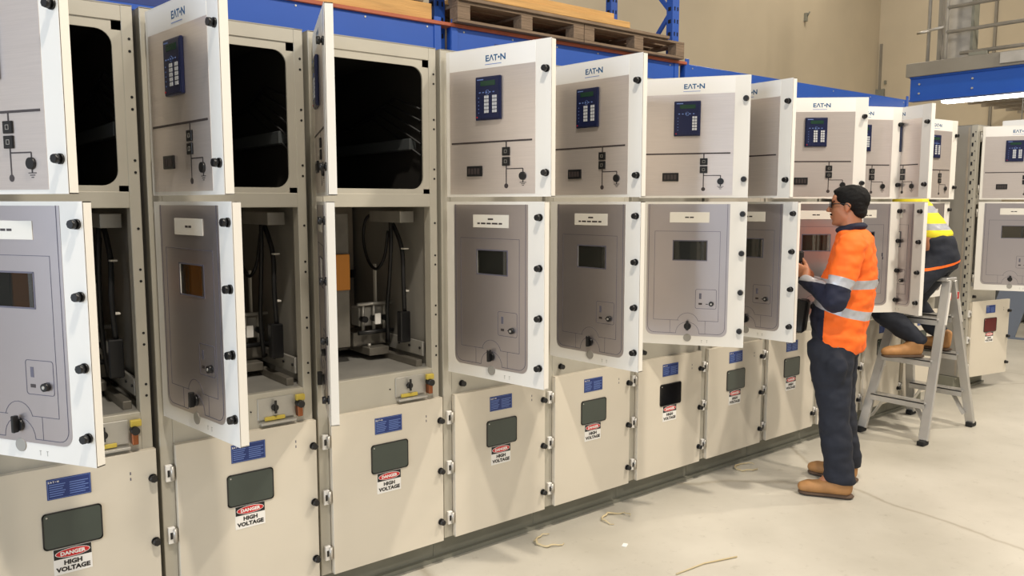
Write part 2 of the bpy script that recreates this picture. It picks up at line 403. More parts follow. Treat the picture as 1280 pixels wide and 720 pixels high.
# --- big door trays -----------------------------------------------------
def tray(b, z0, z1, m, hole=None):
    yf = -T
    if hole:
        hx0, hx1, hz0, hz1 = hole
        b.box(0, W, yf, yf+.003, z0, hz0, m); b.box(0, W, yf, yf+.003, hz1, z1, m)
        b.box(0, hx0, yf, yf+.003, hz0, hz1, m); b.box(hx1, W, yf, yf+.003, hz0, hz1, m)
    else: b.box(0, W, yf, yf+.003, z0, z1, m)
    b.box(0, .003, yf+.001, 0, z0, z1, m); b.box(W-.003, W, yf+.001, 0, z0, z1, m, .0)
    b.box(0, W, yf+.001, 0, z0, z0+.003, m); b.box(0, W, yf+.001, 0, z1-.003, z1, m)
    b.box(.003, .03, -.006, -.002, z0+.003, z1-.003, m); b.box(W-.03, W-.003, -.006, -.002, z0+.003, z1-.003, m)
    b.ribbon(rrect(.022, W-.022, z0+.022, z1-.022, .01), .01, -.006, 'rubber', True, .006)
    return b
HOLE = (.180, .352, 1.350, 1.452)
def m_mid_door(): return tray(B(), ZB, ZS0, 'offwhite', HOLE)
def m_mid_sheet():
    b = B(); y = -T; x0, x1, z0, z1 = .045, .462, .955, 1.640; hx0, hx1, hz0, hz1 = HOLE; m = 'membrane'
    # sheet with a window hole and rounded lower corners
    def pz(pts): b.poly(pts, y-.0012, y, m)
    r = .035
    pz([(x0+r, z0)]+[(x1-r, z0)]+arc(x1-r, z0+r, r, 270, 360, 5)[1:]+[(x1, hz0), (x0, hz0)]+arc(x0+r, z0+r, r, 180, 270, 5)[:-1])
    pz([(x0, hz1), (x1, hz1), (x1, z1), (x0, z1)]); pz([(x0, hz0), (hx0, hz0), (hx0, hz1), (x0, hz1)]); pz([(hx1, hz0), (x1, hz0), (x1, hz1), (hx1, hz1)])
    yl = y-.0012; c = .262
    b.ribbon([(x1-.012, z1)]+[(x1-.012, z0+.05)]+arc(x1-.047, z0+.047, .035, 0, -90, 5)+[(c+.06, z0+.012)], .0022, yl, 'line')
    b.ribbon([(x0+.010, z1)]+[(x0+.010, z0+.05)]+arc(x0+.045, z0+.047, .035, 180, 270, 5)+[(c-.06, z0+.012)], .0022, yl, 'line')
    b.ribbon(arc(c, z0+.012, .06, 180, 0, 12), .0018, yl, 'line')
    top = 1.50
    b.ribbon([(c-.045, 1.035), (x0+.04, 1.035), (x0+.04, top), (x1-.045, top), (x1-.045, 1.035), (c+.055, 1.035)]+arc(c+.0, 1.02, .055, 15, 165, 10), .0018, yl, 'line')
    b.ribbon([(c-.09, 1.035), (c-.09, z0+.012)], .0015, yl, 'line'); b.ribbon([(c+.09, 1.035), (c+.09, z0+.012)], .0015, yl, 'line')
    # switch escutcheon
    b.ribbon(rrect(.300, .405, 1.100, 1.200, .008, 3), .0020, yl, 'line', True)
    b.box(.318, .330, yl-.0008, yl, 1.150, 1.180, 'line'); b.box(.316, .334, yl-.0012, yl, 1.120, 1.130, 'mimic'); b.box(.352, .364, yl-.0008, yl, 1.122, 1.126, 'mimic')
    b.cyl((.380, yl, 1.126), (.380, yl-.014, 1.126), .013, .012, 'black', 16); b.cyl((.380, yl-.013, 1.126), (.380, yl-.016, 1.126), .005, .005, 'galv', 10)
    return b
def m_mid_window():
    b = B(); hx0, hx1, hz0, hz1 = HOLE
    b.box(hx0, hx1, -T+.003, -T+.006, hz0, hz1, 'glass')
    b.ribbon([(hx0, hz0), (hx1, hz0), (hx1, hz1), (hx0, hz1)], .005, -T-.0012, 'line', True, .001)
    b.box(hx1-.03, hx1-.016, -T+.006, -T+.008, hz0, hz1, 'galv_pale'); return b
def m_mid_label(n):
    b = B(); b.box(.160, .360, -T-.0030, -T-.0012, 1.545, 1.598, 'paper', .0005)
    rows = ((1.580, (.245, .275)), (1.562, (.185, .200, .206, .232, .238, .262, .268, .300, .306, .325))) if n == 1 else ((1.572, (.238, .258, .262, .282)),)
    for z, xs in rows:
        for q in range(0, len(xs), 2): b.box(xs[q], xs[q+1], -T-.0033, -T-.0030, z-.0035, z+.0035, 'mimic')
    return b
def m_latch():
    b = B(); c = .262
    b.cyl((c, -T, 1.005), (c, -T-.010, 1.005), .019, .018, 'black', 20); b.box(c-.006, c+.006, -T-.026, -T-.008, .985, 1.035, 'black', .002)
    return b
def m_plug():
    b = B(); c = .262; b.cyl((c, -T, .945), (c, -T-.003, .945), .020, .020, 'side_grey', 20); return b
def m_marks():
    b = B()
    for x in (.335, .362): b.box(x, x+.0015, -T-.0006, -T, .920, .934, 'side_grey'); b.box(x-.003, x+.0045, -T-.0006, -T, .933, .9345, 'side_grey')
    return b
def m_top_door(): return tray(B(), ZS1, ZT, 'offwhite')
def m_top_sheet(kind):
    b = B(); y = -T; x0, x1 = .02, .470
    b.box(x0, x1, y-.0012, y, 1.684, 2.195, 'steel')
    b.box(x0, x1, y-.0010, y, 2.195, 2.274, 'white')
    yl = y-.0012
    b.box(.03, .455, yl-.0012, yl, 1.893, 1.900, 'mimic')
    c = .325 if kind == 0 else .17
    b.box(c-.003, c+.003, yl-.0008, yl, 1.87, 1.893, 'mimic')
    b.box(c-.019, c+.019, yl-.006, yl, 1.838, 1.872, 'black', .002)
    if kind == 0: b.box(c-.019, c+.019, yl-.006, yl, 1.797, 1.832, 'black', .002)
    for z in ((1.855, 1.8145) if kind == 0 else (1.855,)): b.ribbon([(c-.006, z-.006), (c-.006, z+.006), (c+.006, z+.006), (c+.006, z-.006)], .0015, yl-.006, 'side_grey', True)
    if kind == 0:
        b.box(c-.0025, c+.0025, yl-.0008, yl, 1.722, 1.80, 'mimic'); b.poly([(c+.010*math.cos(a), 1.716+.010*math.sin(a)) for a in [math.pi*k/8 for k in range(16)]], yl-.001, yl, 'mimic')
        b.box(c, c+.085, yl-.0008, yl, 1.783, 1.787, 'mimic'); b.box(c+.082, c+.087, yl-.0008, yl, 1.73, 1.785, 'mimic')
        b.cyl((c+.085, yl, 1.755), (c+.085, yl-.008, 1.755), .017, .016, 'black', 18)
        for k, h in enumerate((.016, .010, .005)): b.box(c+.085-h, c+.085+h, yl-.0008, yl, 1.728-.006*k, 1.7305-.006*k, 'mimic')
    else:
        b.box(c-.0025, c+.0025, yl-.0008, yl, 1.75, 1.84, 'mimic'); b.ribbon([(c+.022*math.cos(a), 1.745+.022*math.sin(a)) for a in [math.pi*k/9 for k in range(18)]], .004, yl, 'mimic', True)
        b.poly([(c-.010, 1.738), (c+.010, 1.738), (c, 1.755)], yl-.001, yl, 'mimic')
    return b
def m_logo():
    b = B(); y = -T-.0012; z = 2.222; s = .034
    b.text('E', s, .226, y, z, 'logo', .0009, 1.15); b.text('T', s, .270, y, z, 'logo', .0009); b.text('N', s, .308, y, z, 'logo', .0009, 1.15)
    b.poly([(.236, z), (.241, z), (.2485, z+.0175), (.256, z), (.261, z), (.2505, z+.0245), (.2465, z+.0245)], y-.0004, y, 'logo')
    b.poly([(.287+.0048*math.cos(a), z+.0115+.0048*math.sin(a)) for a in [math.pi*k/6 for k in range(12)]], y-.0004, y, 'logo')
    b.box(.215, .30, y-.0004, y, z-.014, z-.0115, 'plate_text')
    return b
def m_meter(kind):
    b = B(); y = -T-.0012; x0, x1, z0, z1 = .172, .304, 1.985, 2.160
    b.box(x0, x1, y-.012, y, z0, z1, 'navy_meter', .003); b.box(x0+.006, x1-.006, y-.014, y-.011, z0+.006, z1-.006, 'navy_meter', .001)
    yy = y-.014
    b.box(x0+.03, x1-.025, yy-.001, yy, z1-.038, z1-.018, 'lcd')
    b.box(x0+.012, x0+.045, yy-.0006, yy, z1-.014, z1-.010, 'plate_text')
    for k in range(5): b.box(x0+.022+.018*k, x0+.030+.018*k, yy-.001, yy, z1-.066, z1-.062, 'plate_text')
    b.ribbon([((x0+x1)/2+.009*math.cos(a), z1-.064+.009*math.sin(a)) for a in [math.pi*k/6 for k in range(12)]], .0014, yy, 'plate_text', True)
    cols = (x0+.050, x0+.092) if kind == 0 else (x0+.092,)
    for cx in cols:
        for r_ in range(5):
            for q in range(2): b.box(cx+q*.0125, cx+q*.0125+.0105, yy-.002, yy, z0+.028+r_*.0145, z0+.028+r_*.0145+.0115, 'key_white', .0008)
    for k in range(5): b.cyl((x0+.02, yy, z0+.03+.015*k), (x0+.02, yy-.001, z0+.03+.015*k), .002, .002, 'plate_text', 8)
    b.cyl((x0+.012, yy, z0+.012), (x0+.012, yy-.002, z0+.012), .003, .003, 'red', 8)
    return b
def m_counter():
    b = B(); y = -T-.0012; b.box(.118, .200, y-.007, y, 1.757, 1.800, 'black', .002)
    for k in range(4): b.box(.126+.017*k, .138+.017*k, y-.0085, y-.007, 1.766, 1.790, 'mimic', .001)
    return b
def m_door_hinge():
    b = B()
    b.cyl((-.006, -.012, -.035), (-.006, -.012, .035), .008, .008, 'galv_pale', 12); b.box(-.004, .018, -.006, .001, -.03, .03, 'galv_pale', .001); return b

def cubicle(k, mid, top, lower=0, label='', pane='pane_dark', kind=0, mk=0, lab=0, full=True):
    t = thing('switchgear_cubicle', label, 'electrical cabinet', (X0+PW*k+.0, 0, 0), 0, 'switchgear cubicles in the row')
    link('body', cached('body', m_body), t); tag(link('plinth', cached('plinth', m_plinth), t), 'dark grey base plinth')
    gear = link('breaker_mechanism', cached('gear', m_breaker_gear), t)
    if full:
        link('barrier', cached('barrier', m_barrier), gear)
        link('terminal_rails', cached('terminals', m_terminals), t)
        link('cable_harness', cached('harness', m_harness), t)
        link('interlock_plate', cached('interlock', m_interlock), t)
    else:
        link('blanking_knob', cached('knob', m_knob), t, (.10, 0, .835))
    for z in (.225, .46, .69): link('hinge', cached('hinge', m_hinge), t, (0, 0, z))
    d = link('lower_door', cached('lower_door', m_lower_door), t, (.046, 0, 0), (0, 0, -R(lower)))
    link('viewing_pane', cached('pane:'+pane, m_pane, pane), d); link('rating_plate', cached('plate', m_plate), d); link('danger_sign', cached('danger', m_danger), d)
    for z in (.225, .46, .69): link('knob', cached('knob', m_knob), d, (.520, -.024, z))
    hx = .042 if mid > 60 else .02+.022*mid/60
    d = link('breaker_door', cached('mid_door', m_mid_door), t, (hx, YF, 0), (0, 0, -R(mid)))
    link('front_sheet', cached('mid_sheet', m_mid_sheet), d); link('window', cached('mid_window', m_mid_window), d); link('name_strip', cached('mid_label:%d' % lab, m_mid_label, lab), d)
    link('latch', cached('latch', m_latch), d); link('lock_cover', cached('plug', m_plug), d); link('engraved_marks', cached('marks', m_marks), d)
    for z in (.99, 1.19, 1.39, 1.59): link('knob', cached('knob', m_knob), d, (W-.022, -T, z))
    for z in (1.0, 1.56): link('door_hinge', cached('dh', m_door_hinge), d, (0, 0, z))
    hx = .042 if top > 60 else .02+.022*top/60
    d = link('control_door', cached('top_door', m_top_door), t, (hx, YF, 0), (0, 0, -R(top)))
    link('mimic_panel', cached('top_sheet:%d' % kind, m_top_sheet, kind), d); link('maker_logo', cached('logo', m_logo), d)
    if mk is not None: link('protection_relay', cached('meter:%d' % mk, m_meter, mk), d)
    if kind == 0: link('counter', cached('counter', m_counter), d)
    for z in (1.765, 2.165): link('knob', cached('knob', m_knob), d, (W-.022, -T, z))
    for z in (1.76, 2.19): link('door_hinge', cached('dh', m_door_hinge), d, (0, 0, z))
    return t
cubicle(0, 58, 62, label='switchgear cubicle nearest the camera at far left, its wide door cut by the picture edge')
cubicle(1, 82, 84, label='second switchgear cubicle from the left, wide door standing out beside its dark wiring bay')
cubicle(2, 112, 111, label='cubicle whose breaker door is swung past square and seen edge on, orange barrier inside')
cubicle(3, 80, 76, label='fourth cubicle from the left, first whose door hides its whole breaker bay', full=False, lab=1)
cubicle(4, 86, 86, label='fifth cubicle from the left, tall doors square out and keypad relay in view', full=False, lab=1)
cubicle(5, 56, 56, label='cubicle with doors facing the camera and a black lower viewing pane', pane='pane_black', mk=1, full=False)
cubicle(6, 86, 94, label='cubicle with bluish doors open beside the standing worker in orange, no relay in sight', kind=1, mk=None, full=False)
cubicle(7, 42, 42, label='cubicle directly behind the head of the worker in orange', full=False)
cubicle(8, 30, 26, label='cubicle behind the back of the worker in orange, doors only part open', full=False, lab=1)
cubicle(9, 114, 112, label='cubicle whose grey doors hide the upper body of the worker on the ladder', full=False)
cubicle(10, 3, 6, label='last cubicle of the joined row, behind the ladder, doors almost shut', full=False)
far = cubicle(12, 62, 60, lower=11, label='separate cubicle at far right past the gap, plain grey side showing, red lower pane', pane='pane_red', full=False)

st = B()
for k in range(26):
    z = .2+k*.08; st.box(-.003, .001, .03, .042, z, z+.03, 'hole'); st.box(-.003, .001, .012, .018, z+.035, z+.045, 'hole')
st.box(-.002, 0, .06, .075, .14, 2.28, 'galv_dark')
link('perforated_strip', st.mesh('perforated_strip'), far)
# perforated strip and paper tag on the exposed side of the separate cubicle
tg = link('paper_tag', B().box(X0+PW*12-.002, X0+PW*12, .30, .40, 1.90, 1.93, 'paper').mesh('paper_tag'))
tag(tg, 'small white paper tag stuck on the grey side of the separate cubicle', 'tag')

# ------------------------------------------------------------------ storage rack behind the row
RY0, RY1 = 1.5, 2.3
def rack_frame():
    b = B()
    for y in (RY0+.05, RY1-.05):
        b.box(-.04, .04, y-.035, y+.035, 0, 4.6, 'rack_blue', .003)
        for k in range(45):
            for s in (-1, 1): b.box(s*.018-.006, s*.018+.006, y-.037, y-.034, .1+k*.1, .13+k*.1, 'hole')
            b.box(-.042, -.039, y-.015, y+.015, .1+k*.1, .13+k*.1, 'hole')
    return b
def rack_brace():
    b = B(); z = .2; s = 0
    while z < 4.3:
        y0, y1 = (RY0+.07, RY1-.07) if s % 2 == 0 else (RY1-.07, RY0+.07)
        b.bar((0, y0, z), (0, y1, z+.75), .035, .02, 'rack_blue', up=(1, 0, 0)); z += .75; s += 1
    return b
rk = thing('storage_rack', 'blue pallet rack with orange edged shelf standing behind the cubicles', 'rack', (0, 0, 0))
for x in (.5, 2.95, 5.25):
    f = link('upright_frame', cached('rackframe', rack_frame), rk, (x, 0, 0)); link('brace', cached('brace', rack_brace), f)
def beam(x0, x1, z0, z1):
    b = B(); b.box(x0, x1, RY0-.05, RY0, z0, z1, 'rack_blue', .003)
    for x in (x0, x1): b.box(x-.05 if x == x1 else x, x if x == x1 else x+.05, RY0-.058, RY0-.05, z0-.04, z1+.04, 'rack_blue', .002)
    b.box(x0+.35, x0+.75, RY0-.0515, RY0-.05, z0+.03, z0+.10, 'plate_blue')
    for k in range(6): b.cyl((x0+.1+k*(x1-x0-.2)/5, RY0-.054, z1-.03), (x0+.1+k*(x1-x0-.2)/5, RY0-.049, z1-.03), .006, .006, 'galv_pale', 8)
    return b
for x0, x1 in ((-1.9, .46), (.54, 2.91), (2.99, 5.21), (5.29, 9.1)): link('beam', beam(x0, x1, 2.60, 2.775).mesh('beam'), rk); link('beam', B().box(x0, x1, RY1, RY1+.05, 2.60, 2.775, 'rack_blue').mesh('beam'), rk)
tag(link('shelf_edge', B().box(-1.9, 5.3, RY0-.07, RY0+.05, 2.765, 2.788, 'rack_orange', .003).mesh('shelf_edge'), rk), 'orange painted shelf edge')
link('shelf_deck', B().box(-1.9, 5.3, RY0+.05, RY1, 2.775, 2.788, 'galv_dark').mesh('shelf_deck'), rk)

def m_pallet():
    b = B(); L_, D_ = 1.10, .92
    for k in range(3): b.box(0, L_, k*(D_-.09)/2, k*(D_-.09)/2+.09, 0, .018, 'pallet_wood', .002)
    for x in (0, .52, L_-.1):
        for k in range(3): b.box(x, x+.1, k*(D_-.09)/2, k*(D_-.09)/2+.09, .018, .095, 'pallet_wood', .003)
        b.box(x, x+.1, 0, D_, .095, .113, 'pallet_wood', .002)
    for k in range(7): b.box(0, L_, k*(D_-.1)/6, k*(D_-.1)/6+.1, .113, .131, 'pallet_wood', .002)
    return b
PL = cached('pallet', m_pallet)
pp = [((4.10, 1.38, 2.790), 0, 'weathered wooden pallet at the right end of the blue rack shelf'),
      ((2.995, 1.38, 2.790), 0, 'weathered wooden pallet under the timber, left of the rack end pallet'),
      ]
for loc, rz, lb in pp: tag(link('pallet', PL, None, loc, (0, 0, rz)), lb, 'pallet', 'pallets on the rack')
def plank(x0, x1, y0, y1, z0, z1, m='pine'): return B().box(x0, x1, y0, y1, z0, z1, m, .003).mesh('plank')
for a, lb in (((3.0, 5.0, 1.36, 1.50, 2.922, 2.944, 'pallet_wood'), 'thin weathered grey board lying along the front of both pallets'),
              ((2.9, 4.55, 1.36, 1.50, 2.945, 2.990), 'long pine board nearest the edge of the timber stack'),
              ((3.1, 4.65, 1.53, 1.80, 2.922, 2.990), 'pine board behind the front board of the timber stack'),
              ((2.8, 4.40, 1.38, 1.495, 2.991, 3.035), 'pale pine batten lying on top of the timber stack')):
    tag(link('timber_board', plank(*a)), lb, 'board', 'timber on the rack')
for i, (x0, x1, z0, m, lb) in enumerate(((1.75, 2.86, 2.790, 'pine', 'brown timber baulk lying on the shelf left of the upright'), (1.6, 2.80, 2.897, 'pallet_wood', 'grey timber baulk lying on top of the brown one'))):
    tag(link('timber_baulk', plank(x0, x1, 1.47, 1.75, z0, z0+.105, m)), lb, 'board', 'timber on the rack')

# ------------------------------------------------------------------ mezzanine at the far right
MX = 10.0
mz = thing('mezzanine_platform', 'raised platform with bright blue steel edge beam at upper right', 'platform', (MX, 0, 0))
def m_mbeam():
    b = B(); b.box(-.01, .01, -8, 1.86, 2.86, 3.15, 'mezz_blue'); b.box(-.03, .09, -8, 1.86, 3.13, 3.15, 'mezz_blue'); b.box(-.03, .09, -8, 1.86, 2.86, 2.88, 'mezz_blue')
    for k in range(14):
        for z in (2.95, 3.06): b.cyl((-.022, 1.75-k*.6, z), (-.008, 1.75-k*.6, z), .012, .012, 'galv_pale', 8)
    return b
link('edge_beam', m_mbeam().mesh('edge_beam'), mz)
link('deck_edge', B().box(-.06, .1, -8, 1.90, 3.15, 3.31, 'steel_grey', .004).mesh('deck_edge'), mz)
link('deck', B().box(.1, 4.0, -8, 1.86, 3.15, 3.25, 'steel_grey').mesh('deck'), mz)
def joists():
    b = B()
    for k in range(9): b.box(.35+k*.42, .40+k*.42, -8, 1.86, 2.95, 3.15, 'galv_dark')
    return b
link('joists', joists().mesh('joists'), mz)
for y in (1.6, -6): link('support_post', B().box(3.85, 3.95, y-.05, y+.05, 0, 2.86, 'mezz_blue', .003).mesh('support_post'), mz)
cl = B(); cl.box(.16, .17, 1.24, 1.62, 3.31, 7.4, 'galv_pale'); cl.box(.10, .24, 1.58, 1.62, 3.31, 7.4, 'steel_grey'); cl.box(.10, .24, 1.22, 1.25, 3.31, 7.4, 'plinth')
tag(link('steel_column', cl.mesh('steel_column'), None, (MX, 0, 0)), 'tall grey steel column rising from the blue edged platform', 'column')
rl = B()
rl.cyl((0, 1.47, 3.31), (0, 1.47, 7.2), .024, .024, 'galv_pale', 12); rl.cyl((0, -5, 3.31), (0, -5, 4.5), .024, .024, 'galv_pale', 12)
for z, ya in ((3.36, 1.3), (3.62, 1.47), (3.90, 1.47)): rl.cyl((0, ya, z), (0, -5, z), .022, .022, 'galv_pale', 12)
rl.cyl((0, 1.47, 3.69), (.0, 1.72, 3.67), .016, .016, 'galv_pale', 10); rl.tube([(0, 1.66, 3.67), (-.04, 1.73, 3.66), (0, 1.80, 3.66), (.04, 1.73, 3.67), (0, 1.66, 3.67)], .014, 'galv_pale')
rl.box(-.03, .03, 1.0, 1.2, 3.31, 3.35, 'plinth', .004)
tag(link('guard_rail', rl.mesh('guard_rail'), None, (MX-.02, 0, 0)), 'pale tubular guard rail along the edge of the raised platform', 'railing')
pipe = B().cyl((MX+.05, 1.70, 3.31), (MX+.05, 1.70, 7.3), .02, .02, 'galv_pale', 12)
tag(link('vertical_pipe', pipe.mesh('vertical_pipe')), 'thin vertical pipe left of the grey steel column', 'pipe')
sheet = B().box(MX-.085, MX-.062, -3, .85, 3.18, 3.30, 'galv_pale', .002)
tag(link('metal_channel', sheet.mesh('metal_channel')), 'shiny pale metal channel lying against the platform edge', 'channel')
# lamps below the platform
for i, (y0, y1, x) in enumerate(((-1.2, 1.72, .55), (-1.2, 1.5, 2.6))):
    lt = thing('batten_light', ('lit fluorescent light under the platform, nearer the blue beam', 'lit fluorescent light under the platform, farther back')[i], 'light', (MX+x, 0, 2.93), 0, 'lights below the platform')
    link('housing', B().box(-.10, .10, y0, y1, -.03, 0.02, 'white', .004).mesh('housing'), lt)
    link('diffuser', B().box(-.085, .085, y0+.02, y1-.02, -.06, -.03, 'lamp', .01).mesh('diffuser'), lt)

# things standing past the row
bx = B(); bx.box(0, .5, 0, .9, 0, .16, 'blue_grey', .01); bx.box(0.02, .48, .02, .88, .16, .2, 'white', .004)
def on(px_x, y, z): pass
sw = thing('duct_unit', 'white and blue ventilation unit hung below the platform', 'ventilation unit', (10.95, .75, 2.42))
link('casing', B().box(0, .5, -.55, .42, 0, .22, 'white', .006).mesh('casing'), sw); link('grille', B().box(-.004, 0, -.5, -.2, .05, .17, 'plate_text').box(-.006, 0, -.05, .0, .02, .2, 'navy_meter').mesh('grille'), sw)
for y in (-.4, .3): link('hanger', B().cyl((.25, y, .22), (.25, y, .73), .006, .006, 'galv', 8).mesh('hanger'), sw)
gc = thing('grey_cupboard', 'dark grey floor cupboard in the distance at right edge', 'cupboard', (12.2, 1.25, 0))
link('carcass', B().box(0, .6, 0, .9, .04, .95, 'panel_grey', .006).box(.05, .55, .05, .85, 0, .04, 'black').mesh('carcass'), gc)
link('door', B().box(-.018, 0, .01, .445, .06, .93, 'panel_grey', .003).mesh('door'), gc); link('door', B().box(-.018, 0, .455, .89, .06, .93, 'panel_grey', .003).mesh('door'), gc)
for y in (.42, .48): link('handle', B().box(-.03, -.018, y-.006, y+.006, .5, .62, 'galv', .002).mesh('handle'), gc)
fs = B(); fs.obox((0, 0, .33), Vector((1, 0, 0)), Vector((0, .97, .24)), Vector((0, -.24, .97)), .02, .16, .33, 'blue_grey', .004); fs.obox((.0, .16, .33), Vector((1, 0, 0)), Vector((0, .97, -.24)), Vector((0, .24, .97)), .02, .03, .33, 'blue_grey', .004); fs.box(-.03, .03, -.25, .2, 0, .02, 'blue_grey')
tag(link('floor_sign_board', fs.mesh('floor_sign_board'), None, (10.75, .9, 0), (0, 0, R(10))), 'leaning blue grey board on the floor past the last cubicle', 'board')

# conduit and brackets on the wall
cd = B(); cd.box(-.02, 0, -.02, .02, -1.5, .8, 'steel_grey'); cd.box(-.05, 0, -.10, .10, -.32, .02, 'plinth', .004); cd.box(-.04, 0, -.12, -.09, .1, .16, 'plinth'); cd.box(-.04, 0, .06, .09, .12, .2, 'plinth')
tag(link('wall_conduit', cd.mesh('wall_conduit'), None, (WX-.001, WY-.05, 3.6)), 'conduit with small grey boxes in the corner of the beige wall', 'conduit')
hk = B(); hk.box(-.02, .02, -.05, 0, -.08, .05, 'plinth', .004); hk.cyl((0, -.05, .0), (0, -.09, .06), .012, .012, 'plinth', 8)
tag(link('wall_hook', hk.mesh('wall_hook'), None, (11.7, WY, 4.55)), 'small dark hook fixed high on the beige back wall', 'hook')

# ------------------------------------------------------------------ floor litter
def curl(cx, cy, r, a0, a1, wd, wob=.01):
    pts = []
    for k in range(19):
        a = R(a0+(a1-a0)*k/18); rr = r+random.uniform(-wob, wob); pts.append((cx+rr*math.cos(a), cy+rr*.8*math.sin(a), .008+.004*math.sin(k)))
    b = B(); b.tube(pts, [wd*(.4+.6*math.sin(math.pi*k/18)) for k in range(19)], 'straw', 6); return b
for x, y, r_, a0, a1, lb in ((2.50, -.04, .085, 60, 290, 'curl of yellow packing strip on the floor near the middle cubicles'), (2.95, -.05, .085, -20, 220, 'curved yellow packing strip on the floor below the black pane cubicle'), (4.18, .02, .08, 0, 300, 'curl of yellow packing strip lying against the plinth by the standing worker')):
    tag(link('packing_strip', curl(0, 0, r_, a0, a1, .0055).mesh('packing_strip'), None, (x, y-.06, 0)), lb, 'litter', 'yellow packing strips')
tag(link('packing_strip', B().tube([(2.70, -.72, .006), (2.88, -.73, .007), (3.06, -.78, .006)], .0035, 'straw', 6).mesh('packing_strip')), 'straight yellow strip on the open floor near the picture bottom', 'litter', 'yellow packing strips')
tag(link('paper_scrap', B().box(-.018, .018, -.012, .012, 0, .004, 'white', .001).mesh('paper_scrap'), None, (2.75, -.36, .0), (0, 0, .5)), 'small white paper scrap on the concrete floor', 'litter')
#SPLIT
# ------------------------------------------------------------------ ladder
def ladder():
    XL, XR = 5.52, 6.28; yn, yf = -.50, -.06; xa = 5.93; H = 1.10; yan, yaf = -.44, -.14
    t = thing('step_ladder', 'aluminium double sided step ladder standing in front of the last cubicles', 'ladder', (xa, -.28, 0))
    def L(p): return (p[0]-xa, p[1]+.28, p[2])
    def at(side, near, z):
        x0 = XL if side < 0 else XR; xt = xa+side*.035; y0 = yn if near else yf; yt = yan if near else yaf; u = z/H
        return Vector((x0+(xt-x0)*u, y0+(yt-y0)*u, z))
    for side in (-1, 1):
        for near in (1, 0):
            b = B(); b.bar(L(at(side, near, .03)), L(at(side, near, H)), .030, .062, 'aluminium', up=(0, 1, 0), b=.004)
            r = link('rail', b.mesh('rail'), t)
            f = B(); p = at(side, near, .0); f.box(p.x-xa-.042, p.x-xa+.042, p.y+.28-.024, p.y+.28+.024, 0, .035, 'rubber', .006); link('rubber_foot', f.mesh('rubber_foot'), r)
            if near:
                q0, q1 = L(at(side, near, .80)), L(at(side, near, 1.02)); f = B()
                o = Vector((0, -.017, 0)); f.bar(Vector(q0)+o, Vector(q1)+o, .003, .045, 'paper', up=(0, 1, 0)); f.bar(Vector(q1)+o-Vector((0, .001, .05)), Vector(q1)+o-Vector((0, .001, .0)), .003, .044, 'red', up=(0, 1, 0))
                link('warning_label', f.mesh('warning_label'), r)
        for z in (.28, .56, .84):
            a, c = at(side, 1, z), at(side, 0, z); b = B(); a = Vector(L(a)); c = Vector(L(c))
            b.box(a.x-.045, a.x+.045, a.y+.012, c.y-.012, z-.012, z, 'aluminium', .002); b.box(a.x-.045, a.x-.041, a.y+.012, c.y-.012, z-.045, z, 'aluminium'); b.box(a.x+.041, a.x+.045, a.y+.012, c.y-.012, z-.045, z, 'aluminium')
            for k in range(5): b.box(a.x-.04, a.x+.04, a.y+.05+k*.06, a.y+.06+k*.06, z, z+.002, 'galv')
            link('tread', b.mesh('tread'), t)
            if z < .3:
                for yy, s2 in ((a.y, 1), (c.y, -1)):
                    b = B(); b.bar((a.x, yy+s2*.005, .10), (a.x, yy+s2*.10, z-.02), .06, .004, 'aluminium', up=(0, 1, 0))
                    link('corner_brace', b.mesh('corner_brace'), t)
    b = B(); b.box(-.075, .075, yan+.28-.02, yaf+.28+.02, H-.004, H+.022, 'aluminium', .006); link('top_cap', b.mesh('top_cap'), t)
    return t
ladder()

# ------------------------------------------------------------------ people
def _ico():
    bm = bmesh.new(); bmesh.ops.create_icosphere(bm, subdivisions=3, radius=1); o = [v.co.copy() for v in bm.verts]; bm.free(); return o
ICO = _ico()
def blob(name, prims, voxel, mats, smooth=6, classify=None, cuts=(), nz=0.0, nsc=9):
    """one continuous surface from hulls of ellipsoids: prim = [(centre, radii), (centre, radii) ...]"""
    vv, ff = [], []
    for pr in prims:
        bm = bmesh.new()
        for c, r in pr:
            if not isinstance(r, (tuple, list)): r = (r, r, r)
            for p in ICO: bm.verts.new((c[0]+p.x*r[0], c[1]+p.y*r[1], c[2]+p.z*r[2]))
        bmesh.ops.convex_hull(bm, input=bm.verts[:], use_existing_faces=False)
        idx = {}
        for f in bm.faces:
            for v in f.verts:
                if v not in idx: idx[v] = len(vv); vv.append(v.co.copy())
            ff.append([idx[v] for v in f.verts])
        bm.free()
    me = bpy.data.meshes.new(name); me.from_pydata(vv, [], ff)
    ob = bpy.data.objects.new(name, me); COL.objects.link(ob)
    m = ob.modifiers.new('r', 'REMESH'); m.mode = 'VOXEL'; m.voxel_size = voxel
    m = ob.modifiers.new('s', 'SMOOTH'); m.factor = .5; m.iterations = smooth
    dg = bpy.context.evaluated_depsgraph_get(); dg.update()
    out = bpy.data.meshes.new_from_object(ob.evaluated_get(dg)); bpy.data.objects.remove(ob)
    bm = bmesh.new(); bm.from_mesh(out); bpy.data.meshes.remove(out)
    if nz:
        for v in bm.verts:
            p = v.co; d = noise.noise(Vector((p.x*nsc, p.y*nsc, p.z*nsc*1.7)))+.5*noise.noise(Vector((p.x*nsc*2.3, p.y*nsc*2.3+5, p.z*nsc*3)))
            v.co += v.normal*d*nz
    for co_, no_ in cuts:
        bmesh.ops.bisect_plane(bm, geom=bm.verts[:]+bm.edges[:]+bm.faces[:], plane_co=co_, plane_no=no_, dist=1e-5)
    for f in bm.faces:
        f.smooth = True
        if classify: f.material_index = classify(f.calc_center_median())
    me = bpy.data.meshes.new(name); bm.to_mesh(me); bm.free()
    for q in mats: me.materials.append(MATS[q])
    return me
